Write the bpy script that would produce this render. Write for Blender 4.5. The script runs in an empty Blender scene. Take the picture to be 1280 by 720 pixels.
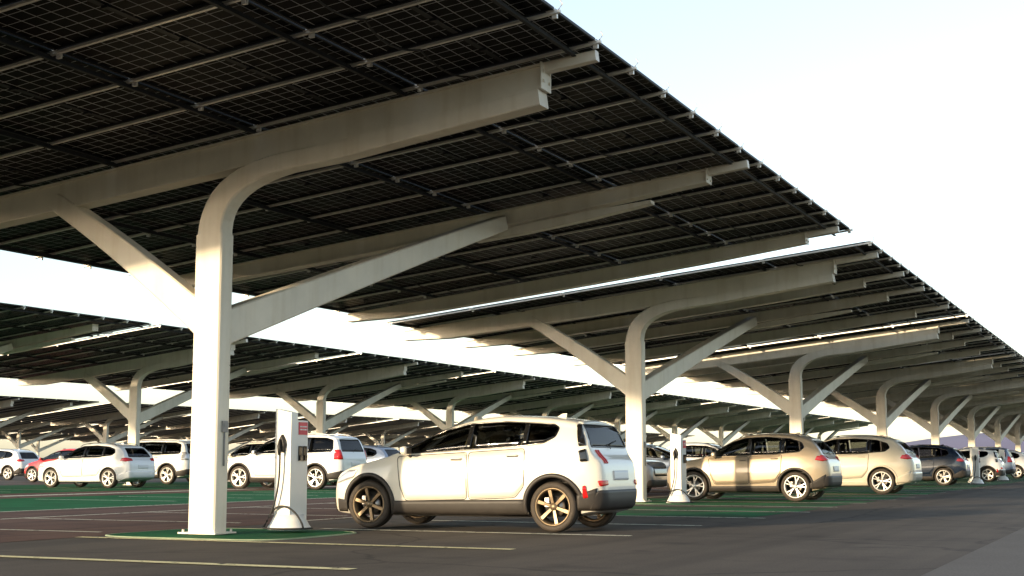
import bpy, bmesh, math, random
from mathutils import Vector, Matrix
from mathutils.bvhtree import BVHTree
random.seed(7)
R = math.radians
PI = math.pi
scn = bpy.context.scene
COL = scn.collection

# ------------------------------------------------------------------ materials
def new_mat(name):
    m = bpy.data.materials.new(name); m.use_nodes = True
    nt = m.node_tree
    for n in list(nt.nodes): nt.nodes.remove(n)
    out = nt.nodes.new('ShaderNodeOutputMaterial')
    b = nt.nodes.new('ShaderNodeBsdfPrincipled')
    nt.links.new(b.outputs[0], out.inputs[0])
    return m, nt, b, out

def pbr(name, c, rough=.5, metal=0, var=.0, vscale=3.0, bump=0, bscale=40, coat=0, c2=None, spec=None, rvar=0):
    m, nt, b, out = new_mat(name)
    N = nt.nodes.new; Lk = nt.links.new
    b.inputs['Base Color'].default_value = (*c, 1)
    b.inputs['Roughness'].default_value = rough
    b.inputs['Metallic'].default_value = metal
    b.inputs['Coat Weight'].default_value = coat
    b.inputs['Coat Roughness'].default_value = .05
    if spec is not None: b.inputs['Specular IOR Level'].default_value = spec
    tc = N('ShaderNodeTexCoord')
    if var or c2:
        n = N('ShaderNodeTexNoise'); n.inputs['Scale'].default_value = vscale; n.inputs['Detail'].default_value = 8
        n.inputs['Roughness'].default_value = .6
        Lk(tc.outputs['Object'], n.inputs['Vector'])
        r = N('ShaderNodeValToRGB'); r.color_ramp.elements[0].position = .32; r.color_ramp.elements[1].position = .68
        d = c2 if c2 else tuple(x*(1-var) for x in c)
        r.color_ramp.elements[0].color = (*d, 1); r.color_ramp.elements[1].color = (*c, 1)
        Lk(n.outputs['Fac'], r.inputs[0]); Lk(r.outputs[0], b.inputs['Base Color'])
        if rvar:
            mr = N('ShaderNodeMapRange'); mr.inputs[3].default_value = rough - rvar; mr.inputs[4].default_value = rough + rvar
            Lk(n.outputs['Fac'], mr.inputs[0]); Lk(mr.outputs[0], b.inputs['Roughness'])
    if bump:
        n2 = N('ShaderNodeTexNoise'); n2.inputs['Scale'].default_value = bscale; n2.inputs['Detail'].default_value = 4
        Lk(tc.outputs['Object'], n2.inputs['Vector'])
        bp = N('ShaderNodeBump'); bp.inputs['Strength'].default_value = bump; bp.inputs['Distance'].default_value = .01
        Lk(n2.outputs['Fac'], bp.inputs['Height']); Lk(bp.outputs[0], b.inputs['Normal'])
    return m

def paint(name, c, metal=0.0, rough=.35):
    return pbr(name, c, rough, metal, var=.05, vscale=1.3, coat=.8, rvar=.06)

def grime(m):
    nt = m.node_tree; b = [n for n in nt.nodes if n.type == 'BSDF_PRINCIPLED'][0]; N = nt.nodes.new; Lk = nt.links.new
    src = b.inputs['Base Color'].links[0].from_socket; tc = N('ShaderNodeTexCoord')
    mp = N('ShaderNodeMapping'); mp.inputs['Scale'].default_value = (5, 5, .4); Lk(tc.outputs['Object'], mp.inputs['Vector'])
    t = N('ShaderNodeTexNoise'); t.inputs['Scale'].default_value = 1; t.inputs['Detail'].default_value = 6; Lk(mp.outputs[0], t.inputs['Vector'])
    r = N('ShaderNodeValToRGB'); r.color_ramp.elements[0].position = .30; r.color_ramp.elements[1].position = .50
    r.color_ramp.elements[0].color = (.90, .88, .84, 1); r.color_ramp.elements[1].color = (1, 1, 1, 1); Lk(t.outputs['Fac'], r.inputs[0])
    m2 = N('ShaderNodeMix'); m2.data_type = 'RGBA'; m2.blend_type = 'MULTIPLY'; m2.inputs[0].default_value = 1
    Lk(src, m2.inputs[6]); Lk(r.outputs[0], m2.inputs[7]); Lk(m2.outputs[2], b.inputs['Base Color'])
STEEL = pbr('painted_steel', (.84, .775, .65), .45, 0, var=.16, vscale=1.6, bump=.08, bscale=25, rvar=.08)
grime(STEEL)
ALU = pbr('aluminium', (.80, .78, .72), .42, .35, var=.2, vscale=6)
DARKSTEEL = pbr('purlin_steel', (.030, .032, .036), .6, .1, spec=.2, var=.3, vscale=5)
FRAME = pbr('panel_frame', (.022, .024, .028), .55, .1, spec=.2, var=.3, vscale=4)
GREYBOX = pbr('grey_plastic', (.28, .28, .28), .5, var=.1)
BLACK = pbr('black_rubber', (.018, .017, .016), .6, var=.3, vscale=8, bump=.1, bscale=60)
TYRE = pbr('tyre_rubber', (.055, .042, .030), .75, var=.35, vscale=9, bump=.2, bscale=70)
CLAD = pbr('black_cladding', (.036, .030, .025), .55, var=.25, vscale=5, bump=.12, bscale=200)
TRIM = pbr('gloss_black_trim', (.01, .01, .01), .15, coat=.4)
SEAM = pbr('seam_gap_shade', (.02, .018, .016), .9)  # dark strip drawn for the shade in the door gaps
SEAT = pbr('seat_fabric', (.06, .055, .05), .85, var=.3, vscale=14)
SEAT_L = pbr('pale_seat_fabric', (.45, .40, .30), .8, var=.2, vscale=14)
CABIN = pbr('cabin_plastic', (.05, .048, .045), .7)
RIM_B = pbr('bronze_alloy', (.17, .125, .075), .38, .6, var=.15)
RIM_S = pbr('silver_alloy', (.72, .70, .66), .32, .6, var=.1)
DISC = pbr('brake_steel', (.30, .28, .26), .35, .9)
RED = pbr('red_lens', (.55, .012, .012), .12, coat=.6)
REDP = pbr('red_sticker', (.62, .05, .05), .4)
LENS = pbr('clear_lens', (.55, .56, .58), .12, .5, coat=.7)
PLATE = pbr('white_plate', (.75, .75, .74), .4)
WHITEP = pbr('white_cabinet', (.84, .82, .77), .38, var=.06, vscale=2, coat=.2)
SIGNRED = pbr('sign_red', (.62, .03, .05), .4)
P_WARMWHITE = paint('warm_lit_white_paint', (.75, .71, .61))  # white body; the cream cast of warm light is put into its base colour
P_WHITE = paint('white_paint', (.82, .82, .81))
P_SILVER = paint('champagne_paint', (.44, .355, .25), .30, .36)
P_IVORY = paint('ivory_paint', (.60, .54, .42))
P_NAVY = paint('dark_navy_paint', (.012, .022, .045), .1, .25)
P_BLUE = paint('blue_grey_paint', (.22, .27, .36), .3, .3)
P_RED = paint('red_paint', (.60, .02, .02))
P_GREY = paint('grey_paint', (.20, .20, .21), .4, .3)
P_BLACK = paint('black_paint', (.015, .015, .017), 0, .2)

def glass_mat(name, tint, refl=.12, fm=1.0):
    m, nt, b, out = new_mat(name)
    N = nt.nodes.new; Lk = nt.links.new
    nt.nodes.remove(b)
    t = N('ShaderNodeBsdfTransparent'); t.inputs[0].default_value = (*tint, 1)
    g = N('ShaderNodeBsdfGlossy'); g.inputs['Roughness'].default_value = .02; g.inputs[0].default_value = (.9, .9, .9, 1)
    f = N('ShaderNodeFresnel'); f.inputs[0].default_value = 1.5
    n = N('ShaderNodeTexNoise'); n.inputs['Scale'].default_value = 2.2
    tc = N('ShaderNodeTexCoord'); Lk(tc.outputs['Object'], n.inputs['Vector'])
    bp = N('ShaderNodeBump'); bp.inputs['Strength'].default_value = .06; bp.inputs['Distance'].default_value = .02
    Lk(n.outputs['Fac'], bp.inputs['Height']); Lk(bp.outputs[0], g.inputs['Normal'])
    a = N('ShaderNodeMath'); a.operation = 'MULTIPLY_ADD'; a.inputs[1].default_value = fm; a.inputs[2].default_value = refl
    Lk(f.outputs[0], a.inputs[0])
    mx = N('ShaderNodeMixShader'); Lk(a.outputs[0], mx.inputs[0]); Lk(t.outputs[0], mx.inputs[1]); Lk(g.outputs[0], mx.inputs[2])
    Lk(mx.outputs[0], out.inputs[0])
    return m
GLASS = glass_mat('tinted_glass', (.62, .62, .58), .02)
GLASS_D = glass_mat('privacy_glass', (.25, .25, .26), .0, .42)

def panel_mat():
    """underside of a bifacial module: black cells, thin gaps painted pale for light passing through, tone uneven (UV in metres)"""
    m, nt, b, out = new_mat('solar_cells')
    N = nt.nodes.new; Lk = nt.links.new
    uv = N('ShaderNodeUVMap'); uv.uv_map = 'UVMap'
    sp = N('ShaderNodeSeparateXYZ'); Lk(uv.outputs[0], sp.inputs[0])
    def line(src, pitch, w):
        d = N('ShaderNodeMath'); d.operation = 'DIVIDE'; d.inputs[1].default_value = pitch; Lk(src, d.inputs[0])
        f = N('ShaderNodeMath'); f.operation = 'FRACT'; Lk(d.outputs[0], f.inputs[0])
        s = N('ShaderNodeMath'); s.operation = 'SUBTRACT'; s.inputs[1].default_value = .5; Lk(f.outputs[0], s.inputs[0])
        a = N('ShaderNodeMath'); a.operation = 'ABSOLUTE'; Lk(s.outputs[0], a.inputs[0])
        g = N('ShaderNodeMath'); g.operation = 'GREATER_THAN'; g.inputs[1].default_value = .5 - w/pitch/2; Lk(a.outputs[0], g.inputs[0])
        return g.outputs[0]
    l1 = line(sp.outputs[0], .1975, .011); l2 = line(sp.outputs[1], .2000, .011)
    mx = N('ShaderNodeMath'); mx.operation = 'MAXIMUM'; Lk(l1, mx.inputs[0]); Lk(l2, mx.inputs[1])
    tc = N('ShaderNodeTexCoord')
    n = N('ShaderNodeTexNoise'); n.inputs['Scale'].default_value = .6; n.inputs['Detail'].default_value = 6
    Lk(tc.outputs['Object'], n.inputs['Vector'])
    r = N('ShaderNodeValToRGB'); r.color_ramp.elements[0].position = .3; r.color_ramp.elements[1].position = .7
    r.color_ramp.elements[0].color = (.26, .27, .28, 1); r.color_ramp.elements[1].color = (.60, .62, .64, 1)
    Lk(n.outputs['Fac'], r.inputs[0])
    c = N('ShaderNodeMix'); c.data_type = 'RGBA'; c.inputs[6].default_value = (.0012, .0013, .0018, 1)
    Lk(mx.outputs[0], c.inputs[0]); Lk(r.outputs[0], c.inputs[7]); Lk(c.outputs[2], b.inputs['Base Color'])
    b.inputs['Roughness'].default_value = .5
    b.inputs['Specular IOR Level'].default_value = .04
    return m
CELLS = panel_mat()

# ------------------------------------------------------------------ mesh helpers
class MB:
    def __init__(s): s.v = []; s.f = []; s.m = []; s.s = []; s.uv = {}
    def face(s, idx, mi=0, sm=False): s.f.append(tuple(idx)); s.m.append(mi); s.s.append(sm)
    def box(s, c, d, mi=0, M=None, ch=0):
        c = Vector(c); hx, hy, hz = d[0]/2, d[1]/2, d[2]/2
        n = len(s.v)
        P = [Vector((x, y, z)) for x in (-hx, hx) for y in (-hy, hy) for z in (-hz, hz)]
        for p in P: s.v.append(c + (M @ p if M else p))
        for f in ((0,1,3,2),(4,6,7,5),(0,4,5,1),(2,3,7,6),(0,2,6,4),(1,5,7,3)): s.face([n+i for i in f], mi)
        return n
    def loft(s, rings, mi=0, sm=True, caps=True, close=True):
        n0 = len(s.v); k = len(rings[0])
        for r in rings: s.v.extend(Vector(p) for p in r)
        for i in range(len(rings)-1):
            a = n0 + i*k; b = a + k
            for j in range(k if close else k-1):
                j2 = (j+1) % k
                s.face((a+j, a+j2, b+j2, b+j), mi, sm)
        if caps:
            s.face([n0+j for j in reversed(range(k))], mi); e = n0+(len(rings)-1)*k
            s.face([e+j for j in range(k)], mi)
    def tube(s, pts, r, n=8, mi=0, caps=True):
        pts = [Vector(p) for p in pts]; rings = []
        rr = r if isinstance(r, (list, tuple)) else [r]*len(pts)
        for i, p in enumerate(pts):
            t = (pts[min(i+1, len(pts)-1)] - pts[max(i-1, 0)]).normalized()
            a = Vector((0, 0, 1)) if abs(t.z) < .9 else Vector((1, 0, 0))
            u = t.cross(a).normalized(); w = u.cross(t).normalized()
            rings.append([p + rr[i]*(math.cos(q)*u + math.sin(q)*w) for q in [2*math.pi*j/n for j in range(n)]])
        s.loft(rings, mi, True, caps)
    def sweep(s, pts, sizes, side, mi=0):
        """rectangular chamfered section swept along pts; sizes = (width along side, depth)"""
        pts = [Vector(p) for p in pts]; side = Vector(side).normalized(); rings = []
        for i, p in enumerate(pts):
            t = (pts[min(i+1, len(pts)-1)] - pts[max(i-1, 0)]).normalized()
            sd = (side - t*side.dot(t)).normalized(); up = t.cross(sd).normalized()
            w, d = sizes[i] if isinstance(sizes, list) else sizes
            w /= 2; d /= 2; c = min(w, d)*.14
            rings.append([p + sd*a + up*b for a, b in ((-w, -d+c), (-w+c, -d), (w-c, -d), (w, -d+c), (w, d-c), (w-c, d), (-w+c, d), (-w, d-c))])
        s.loft(rings, mi, False, True)
    def lathe(s, prof, n=32, axis='y', mi=0, sm=True, c=(0, 0, 0), mis=None):
        n0 = len(s.v); c = Vector(c)
        for (r, h) in prof:
            for j in range(n):
                q = 2*math.pi*j/n
                p = Vector((r*math.cos(q), h, r*math.sin(q))) if axis == 'y' else Vector((r*math.cos(q), r*math.sin(q), h))
                s.v.append(c+p)
        for i in range(len(prof)-1):
            for j in range(n):
                a = n0+i*n; b = a+n; j2 = (j+1) % n
                s.face((a+j, b+j, b+j2, a+j2), mis[i] if mis else mi, sm)
    def mesh(s, name, mats, uvf=None, recalc=True):
        me = bpy.data.meshes.new(name)
        me.from_pydata([tuple(v) for v in s.v], [], s.f)
        for m in (mats if isinstance(mats, (list, tuple)) else [mats]): me.materials.append(m)
        me.polygons.foreach_set('material_index', s.m)
        me.polygons.foreach_set('use_smooth', s.s)
        if recalc:
            bm = bmesh.new(); bm.from_mesh(me); bmesh.ops.recalc_face_normals(bm, faces=bm.faces); bm.to_mesh(me); bm.free()
        if uvf:
            l = me.uv_layers.new(name='UVMap')
            for lp in me.loops: l.data[lp.index].uv = uvf(me.vertices[lp.vertex_index].co)
        me.update()
        return me
    def build(s, name, mats, parent=None, loc=None, **k):
        return link(name, s.mesh(name, mats, **k), parent, loc)

def link(name, data, parent=None, loc=None):
    o = bpy.data.objects.new(name, data); COL.objects.link(o)
    if parent is not None: o.parent = parent
    if loc is not None: o.location = loc
    return o
def tag(o, label=None, cat=None, group=None, kind=None):
    if label: o['label'] = label
    if cat: o['category'] = cat
    if group: o['group'] = group
    if kind: o['kind'] = kind
    return o
def empty(name, loc=(0, 0, 0), rz=0):
    o = bpy.data.objects.new(name, None); COL.objects.link(o); o.location = loc; o.rotation_euler = (0, 0, rz)
    o.empty_display_size = .2
    return o
def copy_tree(o, parent=None, swap=None):
    c = o.copy(); COL.objects.link(c); c.parent = parent
    if swap and c.type == 'MESH':
        for i, sl in enumerate(c.material_slots):
            if sl.material in swap:
                nm = swap[sl.material]; c.material_slots[i].link = 'OBJECT'; c.material_slots[i].material = nm
    for ch in list(KIDS.get(o.name, [])): copy_tree_child(ch, c, swap)
    return c
KIDS = {}
def index_kids():
    KIDS.clear()
    for o in bpy.data.objects:
        if o.parent: KIDS.setdefault(o.parent.name, []).append(o)
def copy_tree_child(ch, par, swap): copy_tree(ch, par, swap)

def pchip(xs, ys):
    """monotone cubic interpolation, xs ascending"""
    n = len(xs); h = [xs[i+1]-xs[i] for i in range(n-1)]; d = [(ys[i+1]-ys[i])/h[i] for i in range(n-1)]
    m = [d[0]] + [0]*(n-2) + [d[-1]]
    for i in range(1, n-1):
        if d[i-1]*d[i] > 0:
            w1 = 2*h[i]+h[i-1]; w2 = h[i]+2*h[i-1]; m[i] = (w1+w2)/(w1/d[i-1]+w2/d[i])
    def f(x):
        if x <= xs[0]: return ys[0]
        if x >= xs[-1]: return ys[-1]
        lo = 0
        while xs[lo+1] < x: lo += 1
        t = (x-xs[lo])/h[lo]; t2 = t*t; t3 = t2*t
        return (2*t3-3*t2+1)*ys[lo]+(t3-2*t2+t)*h[lo]*m[lo]+(-2*t3+3*t2)*ys[lo+1]+(t3-t2)*h[lo]*m[lo+1]
    return f
def curve(pts):
    pts = sorted(pts); return pchip([p[0] for p in pts], [p[1] for p in pts])

# ------------------------------------------------------------------ cars
def boolean(a, cutters):
    """difference of mesh data a with each cutter in turn; retries with a hair of jitter when the solver fails"""
    def vol(me):
        b = bmesh.new(); b.from_mesh(me); v = abs(b.calc_volume()); b.free(); return v
    cur = a; v0 = vol(a); rnd = random.Random(2)
    for c in cutters:
        for t in range(10):
            oa = bpy.data.objects.new('t', cur); oc = bpy.data.objects.new('c', c)
            COL.objects.link(oa); COL.objects.link(oc)
            j = 0 if t == 0 else .0012*t
            oc.location = (rnd.uniform(-j, j), rnd.uniform(-j, j), rnd.uniform(-j, j)); oc.scale = (1+j*.2,)*3
            md = oa.modifiers.new('b', 'BOOLEAN'); md.operation = 'DIFFERENCE'; md.solver = 'EXACT' if t < 7 else 'FAST'; md.object = oc
            bpy.context.view_layer.update(); dg = bpy.context.evaluated_depsgraph_get()
            me = bpy.data.meshes.new_from_object(oa.evaluated_get(dg), depsgraph=dg)
            bpy.data.objects.remove(oa); bpy.data.objects.remove(oc)
            v = vol(me)
            if v0-vol(c)-.05 < v < v0-.002: cur = me; v0 = v; break
        else: print('BOOLEAN FAILED on a cutter, v', v, v0)
    return cur

class CarShape:
    def __init__(s, zt, zb, w, belt, tumble=.36, hoodcrown=.03):
        s.zt, s.zb, s.w, s.belt = curve(zt), curve(zb), curve(w), curve(belt)
        s.x0 = min(p[0] for p in zt); s.x1 = max(p[0] for p in zt); s.tumble = tumble
    def ring(s, x, off=0, zfloor=None):
        zt = s.zt(x)-off; zb = s.zb(x)+off; w = s.w(x)-off
        if zfloor is not None: zb = zfloor
        be = min(s.belt(x), zt-.05); be = max(be, zb+.02)
        hb = be-zb; g = zt-be
        P = [(0, zb), (.45*w, zb), (.80*w, zb+.004*hb), (.90*w, zb+.03*hb), (.95*w, zb+.10*hb), (.972*w, zb+.20*hb), (.988*w, zb+.34*hb),
             (.998*w, zb+.48*hb), (1.0*w, zb+.60*hb), (.995*w, zb+.70*hb), (.985*w, zb+.80*hb), (.975*w, zb+.88*hb), (.962*w, zb+.94*hb), (.945*w, be)]
        r = min(.10, g*.45); yb = .945*w; yt = yb - s.tumble*max(0, g-.05) - .02
        yt = max(yt, .3*w)
        for k in range(1, 7):
            t = k/6; bow = .018*math.sin(math.pi*t)*min(1, g/.3)
            P.append((yb+(yt-yb)*t+bow, be+(g-r)*t))
        for k in range(1, 6):
            q = k/6*math.pi/2
            P.append((yt-(yt*.24)*(1-math.cos(q)), zt-r+r*.82*math.sin(q)))
        y5, z5 = P[-1]
        for k in range(1, 6):
            t = k/5; P.append((y5*(1-t), z5+(zt-z5)*(1-(1-t)**2)))
        return P
    def full(s, x, **k):
        P = s.ring(x, **k); L = [Vector((x, y, z)) for y, z in P]
        return L + [Vector((x, -y, z)) for y, z in reversed(P[1:-1])]
    def body(s):
        n = 84; xs = []
        for i in range(n+1):
            t = i/n; u = .5-.5*math.cos(math.pi*t); xs.append(s.x0+(s.x1-s.x0)*(.62*u+.38*t if 0 < i < n else u))
        # extra stations close to the ends
        e = [.006, .018, .035]
        xs = sorted(set(xs + [s.x0+q for q in e] + [s.x1-q for q in e]))
        b = MB(); b.loft([s.full(x) for x in xs], 0, True, True)
        return b
    def cavity(s, xa, xb, zf, off=.055):
        b = MB(); n = 34
        b.loft([s.full(xa+(xb-xa)*i/n, off=off, zfloor=zf) for i in range(n+1)], 0, False, True)
        return b

def scan(poly, nu, nv):
    """grid of (u,v) filling a polygon that is single-valued in v for every u"""
    us = sorted(set([round(p[0], 5) for p in poly])); u0, u1 = us[0], us[-1]
    us = sorted(set(us + [u0+(u1-u0)*i/nu for i in range(nu+1)]))
    us[0] += 1e-4; us[-1] -= 1e-4; G = []
    for u in us:
        vs = []
        for i in range(len(poly)):
            (a, b), (c, d) = poly[i], poly[(i+1) % len(poly)]
            if (a-u)*(c-u) <= 0 and a != c: vs.append(b+(d-b)*(u-a)/(c-a))
        if not vs: continue
        lo, hi = min(vs), max(vs)
        if hi-lo < .004: hi = lo+.004
        G.append([(u, lo+(hi-lo)*j/nv) for j in range(nv+1)])
    return G

def rounded(poly, r, n=4):
    out = []
    k = len(poly)
    for i in range(k):
        p = Vector(poly[i]); a = Vector(poly[i-1]); c = Vector(poly[(i+1) % k])
        da = (a-p); dc = (c-p); rr = min(r, da.length*.45, dc.length*.45)
        A = p+da.normalized()*rr; C = p+dc.normalized()*rr
        for j in range(n+1):
            t = j/n; q = A*(1-t)**2 + p*2*t*(1-t) + C*t*t; out.append((q.x, q.y))
    return out

class Proj:
    """projects flat grids on the closed body along an axis: 'L' side +y, 'R' side -y, 'F' front, 'B' rear, 'T' from above"""
    def __init__(s, mb):
        s.bvh = BVHTree.FromPolygons([tuple(v) for v in mb.v], mb.f)
    def hit(s, view, u, v):
        if view == 'L': o, d = Vector((u, 3, v)), Vector((0, -1, 0))
        elif view == 'R': o, d = Vector((u, -3, v)), Vector((0, 1, 0))
        elif view == 'F': o, d = Vector((5, u, v)), Vector((-1, 0, 0))
        elif view == 'B': o, d = Vector((-5, u, v)), Vector((1, 0, 0))
        else: o, d = Vector((u, v, 4)), Vector((0, 0, -1))
        h = s.bvh.ray_cast(o, d)
        if h[0] is None:
            f = s.bvh.find_nearest(o + d*(3 if view in 'LR' else 3)); h = (f[0], f[1])
        nrm = h[1]
        if nrm.dot(d) > 0: nrm = -nrm
        return h[0], nrm
    def patch(s, mb, view, poly, out=.004, inn=-.006, mi=0, nu=14, nv=6, sm=True, straight=False):
        G = scan(poly, nu, nv); top = []; bot = []
        for col in G:
            t = []; b = []
            for (u, v) in col:
                p, n = s.hit(view, u, v)
                if straight: n = {'L': Vector((0, 1, 0)), 'R': Vector((0, -1, 0)), 'F': Vector((1, 0, 0)), 'B': Vector((-1, 0, 0)), 'T': Vector((0, 0, 1))}[view]
                t.append(p+n*out); b.append(p+n*inn)
            top.append(t); bot.append(b)
        nu_, nv_ = len(G), len(G[0]); n0 = len(mb.v)
        for t in top: mb.v.extend(t)
        n1 = len(mb.v)
        for b in bot: mb.v.extend(b)
        T = lambda i, j: n0+i*nv_+j
        B = lambda i, j: n1+i*nv_+j
        for i in range(nu_-1):
            for j in range(nv_-1):
                mb.face((T(i, j), T(i+1, j), T(i+1, j+1), T(i, j+1)), mi, sm)
                mb.face((B(i, j), B(i, j+1), B(i+1, j+1), B(i+1, j)), mi, sm)
        for i in range(nu_-1):
            mb.face((T(i, 0), B(i, 0), B(i+1, 0), T(i+1, 0)), mi); mb.face((T(i, nv_-1), T(i+1, nv_-1), B(i+1, nv_-1), B(i, nv_-1)), mi)
        for j in range(nv_-1):
            mb.face((T(0, j), T(0, j+1), B(0, j+1), B(0, j)), mi); mb.face((T(nu_-1, j), B(nu_-1, j), B(nu_-1, j+1), T(nu_-1, j+1)), mi)
    def prism(s, mb, sy, poly, y0=.42, y1=1.3):
        G = scan(poly, 18, 1)
        ring = [c[0] for c in G]+[c[-1] for c in reversed(G)]
        n = len(mb.v); k = len(ring)
        mb.v += [Vector((u, sy*y0, v)) for u, v in ring]+[Vector((u, sy*y1, v)) for u, v in ring]
        for i in range(k): mb.face((n+i, n+(i+1) % k, n+k+(i+1) % k, n+k+i))
        mb.face([n+i for i in range(k)]); mb.face([n+k+i for i in range(k)])
    def line(s, mb, view, pts, r=.006, out=.001, mi=0, closed=False):
        P = []
        if closed: pts = list(pts)+[pts[0]]
        for i in range(len(pts)-1):
            a, b = Vector(pts[i]), Vector(pts[i+1]); n = max(1, int((b-a).length/.07))
            for k in range(n): P.append(a+(b-a)*k/n)
        P.append(Vector(pts[-1]))
        Q = []
        for p in P:
            h, n = s.hit(view, p.x, p.y); Q.append(h+n*out)
        mb.tube(Q, r, 6, mi)

def wheel(root, x, y, r, rimmat, side, style, width=.215):
    """wheel > tyre, rim, brake_disc ; side = +1 outer face towards +y"""
    w = empty('wheel'); w.parent = root; w.location = (x, y, r)
    t = MB(); hw = width/2; ri = r*.73
    t.lathe([(ri, -hw*.85), (ri+.02, -hw), (r*.90, -hw*1.04), (r*.975, -hw*.86), (r, -hw*.55), (r, -.012), (r-.008, -.010), (r-.008, .010), (r, .012), (r, hw*.55), (r*.975, hw*.86), (r*.90, hw*1.04), (ri+.02, hw), (ri, hw*.85), (ri, -hw*.85)], 40)
    t.build('tyre', TYRE, w)
    m = MB(); s_ = side
    m.lathe([(ri+.012, hw*.90*s_), (ri+.014, hw*.98*s_), (ri-.008, hw*.99*s_), (ri-.020, hw*.80*s_), (ri-.03, hw*.3*s_), (ri-.03, -hw*.8*s_), (ri, -hw*.8*s_)], 40)
    m.lathe([(.001, hw*.80*s_), (.045, hw*.78*s_), (.062, hw*.60*s_), (.068, hw*.2*s_), (.001, hw*.2*s_)], 20)
    yo, yi = hw*.86*s_, hw*.62*s_
    def spoke(a, w0, w1, da=0):
        ca, sa = math.cos(a), math.sin(a); cb, sb = math.cos(a+da), math.sin(a+da)
        r0, r1 = .045, ri-.012
        def P(rr, c_, s2, off, yy): return Vector((rr*c_-off*s2, yy, rr*s2+off*c_))
        rg = []
        for rr, c_, s2, ww, ya, yb in ((r0, ca, sa, w0, hw*.70*s_, hw*.35*s_), ((r0+r1)/2, math.cos(a+da*.5), math.sin(a+da*.5), (w0+w1)/2, hw*.80*s_, hw*.48*s_), (r1, cb, sb, w1, yo, hw*.55*s_)):
            rg.append([P(rr, c_, s2, -ww, yb), P(rr, c_, s2, -ww*.8, ya), P(rr, c_, s2, ww*.8, ya), P(rr, c_, s2, ww, yb)])
        m.loft(rg, 0, False, True)
    if style == 'six':
        for k in range(6): spoke(2*math.pi*k/6+.3, .022, .030)
    else:
        for k in range(5):
            a = 2*math.pi*k/5+.5
            spoke(a-.03, .013, .013, -.16); spoke(a+.03, .013, .013, .16)
    m.build('rim', rimmat, w)
    d = MB(); d.lathe([(.001, -.01*s_), (.145, -.01*s_), (.145, .012*s_), (.001, .012*s_)], 28)
    d.box((.11, .02*s_, .06), (.06, .05, .12)); d.build('brake_disc', DISC, w)
    return w

def seat_part(root, x, y, z, mat, rear=False):
    m = MB(); w = .25 if not rear else .62
    rings = []
    for (dx, dz, ww, th) in ((.04, -.05, w*.95, .09), (.0, .12, w, .10), (-.06, .35, w*.98, .09), (-.11, .52, w*.86, .07), (-.12, .56, w*.6, .03)):
        rings.append([(x+dx-th*.5, y-ww, z+dz), (x+dx+th*.5, y-ww*.9, z+dz), (x+dx+th*.3, y, z+dz), (x+dx+th*.5, y+ww*.9, z+dz), (x+dx-th*.5, y+ww, z+dz)])
    m.loft(rings, 0, True, True)
    s = m.build('seat', mat, root)
    for hy in ((y,) if not rear else (y-.38, y+.38)):
        h = MB(); rg = []
        for (dz, ww, th) in ((.57, .08, .04), (.60, .125, .075), (.68, .13, .085), (.75, .115, .07), (.775, .07, .03)):
            rg.append([(x-.13+th*math.cos(q)*.6, hy+ww*math.sin(q), z+dz) for q in [2*math.pi*j/10 for j in range(10)]])
        h.loft(rg, 0, True, True); h.tube([(x-.12, hy-.05, z+.50), (x-.13, hy-.05, z+.60)], .006, 5); h.tube([(x-.12, hy+.05, z+.50), (x-.13, hy+.05, z+.60)], .006, 5)
        h.build('headrest', mat, s)

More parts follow.
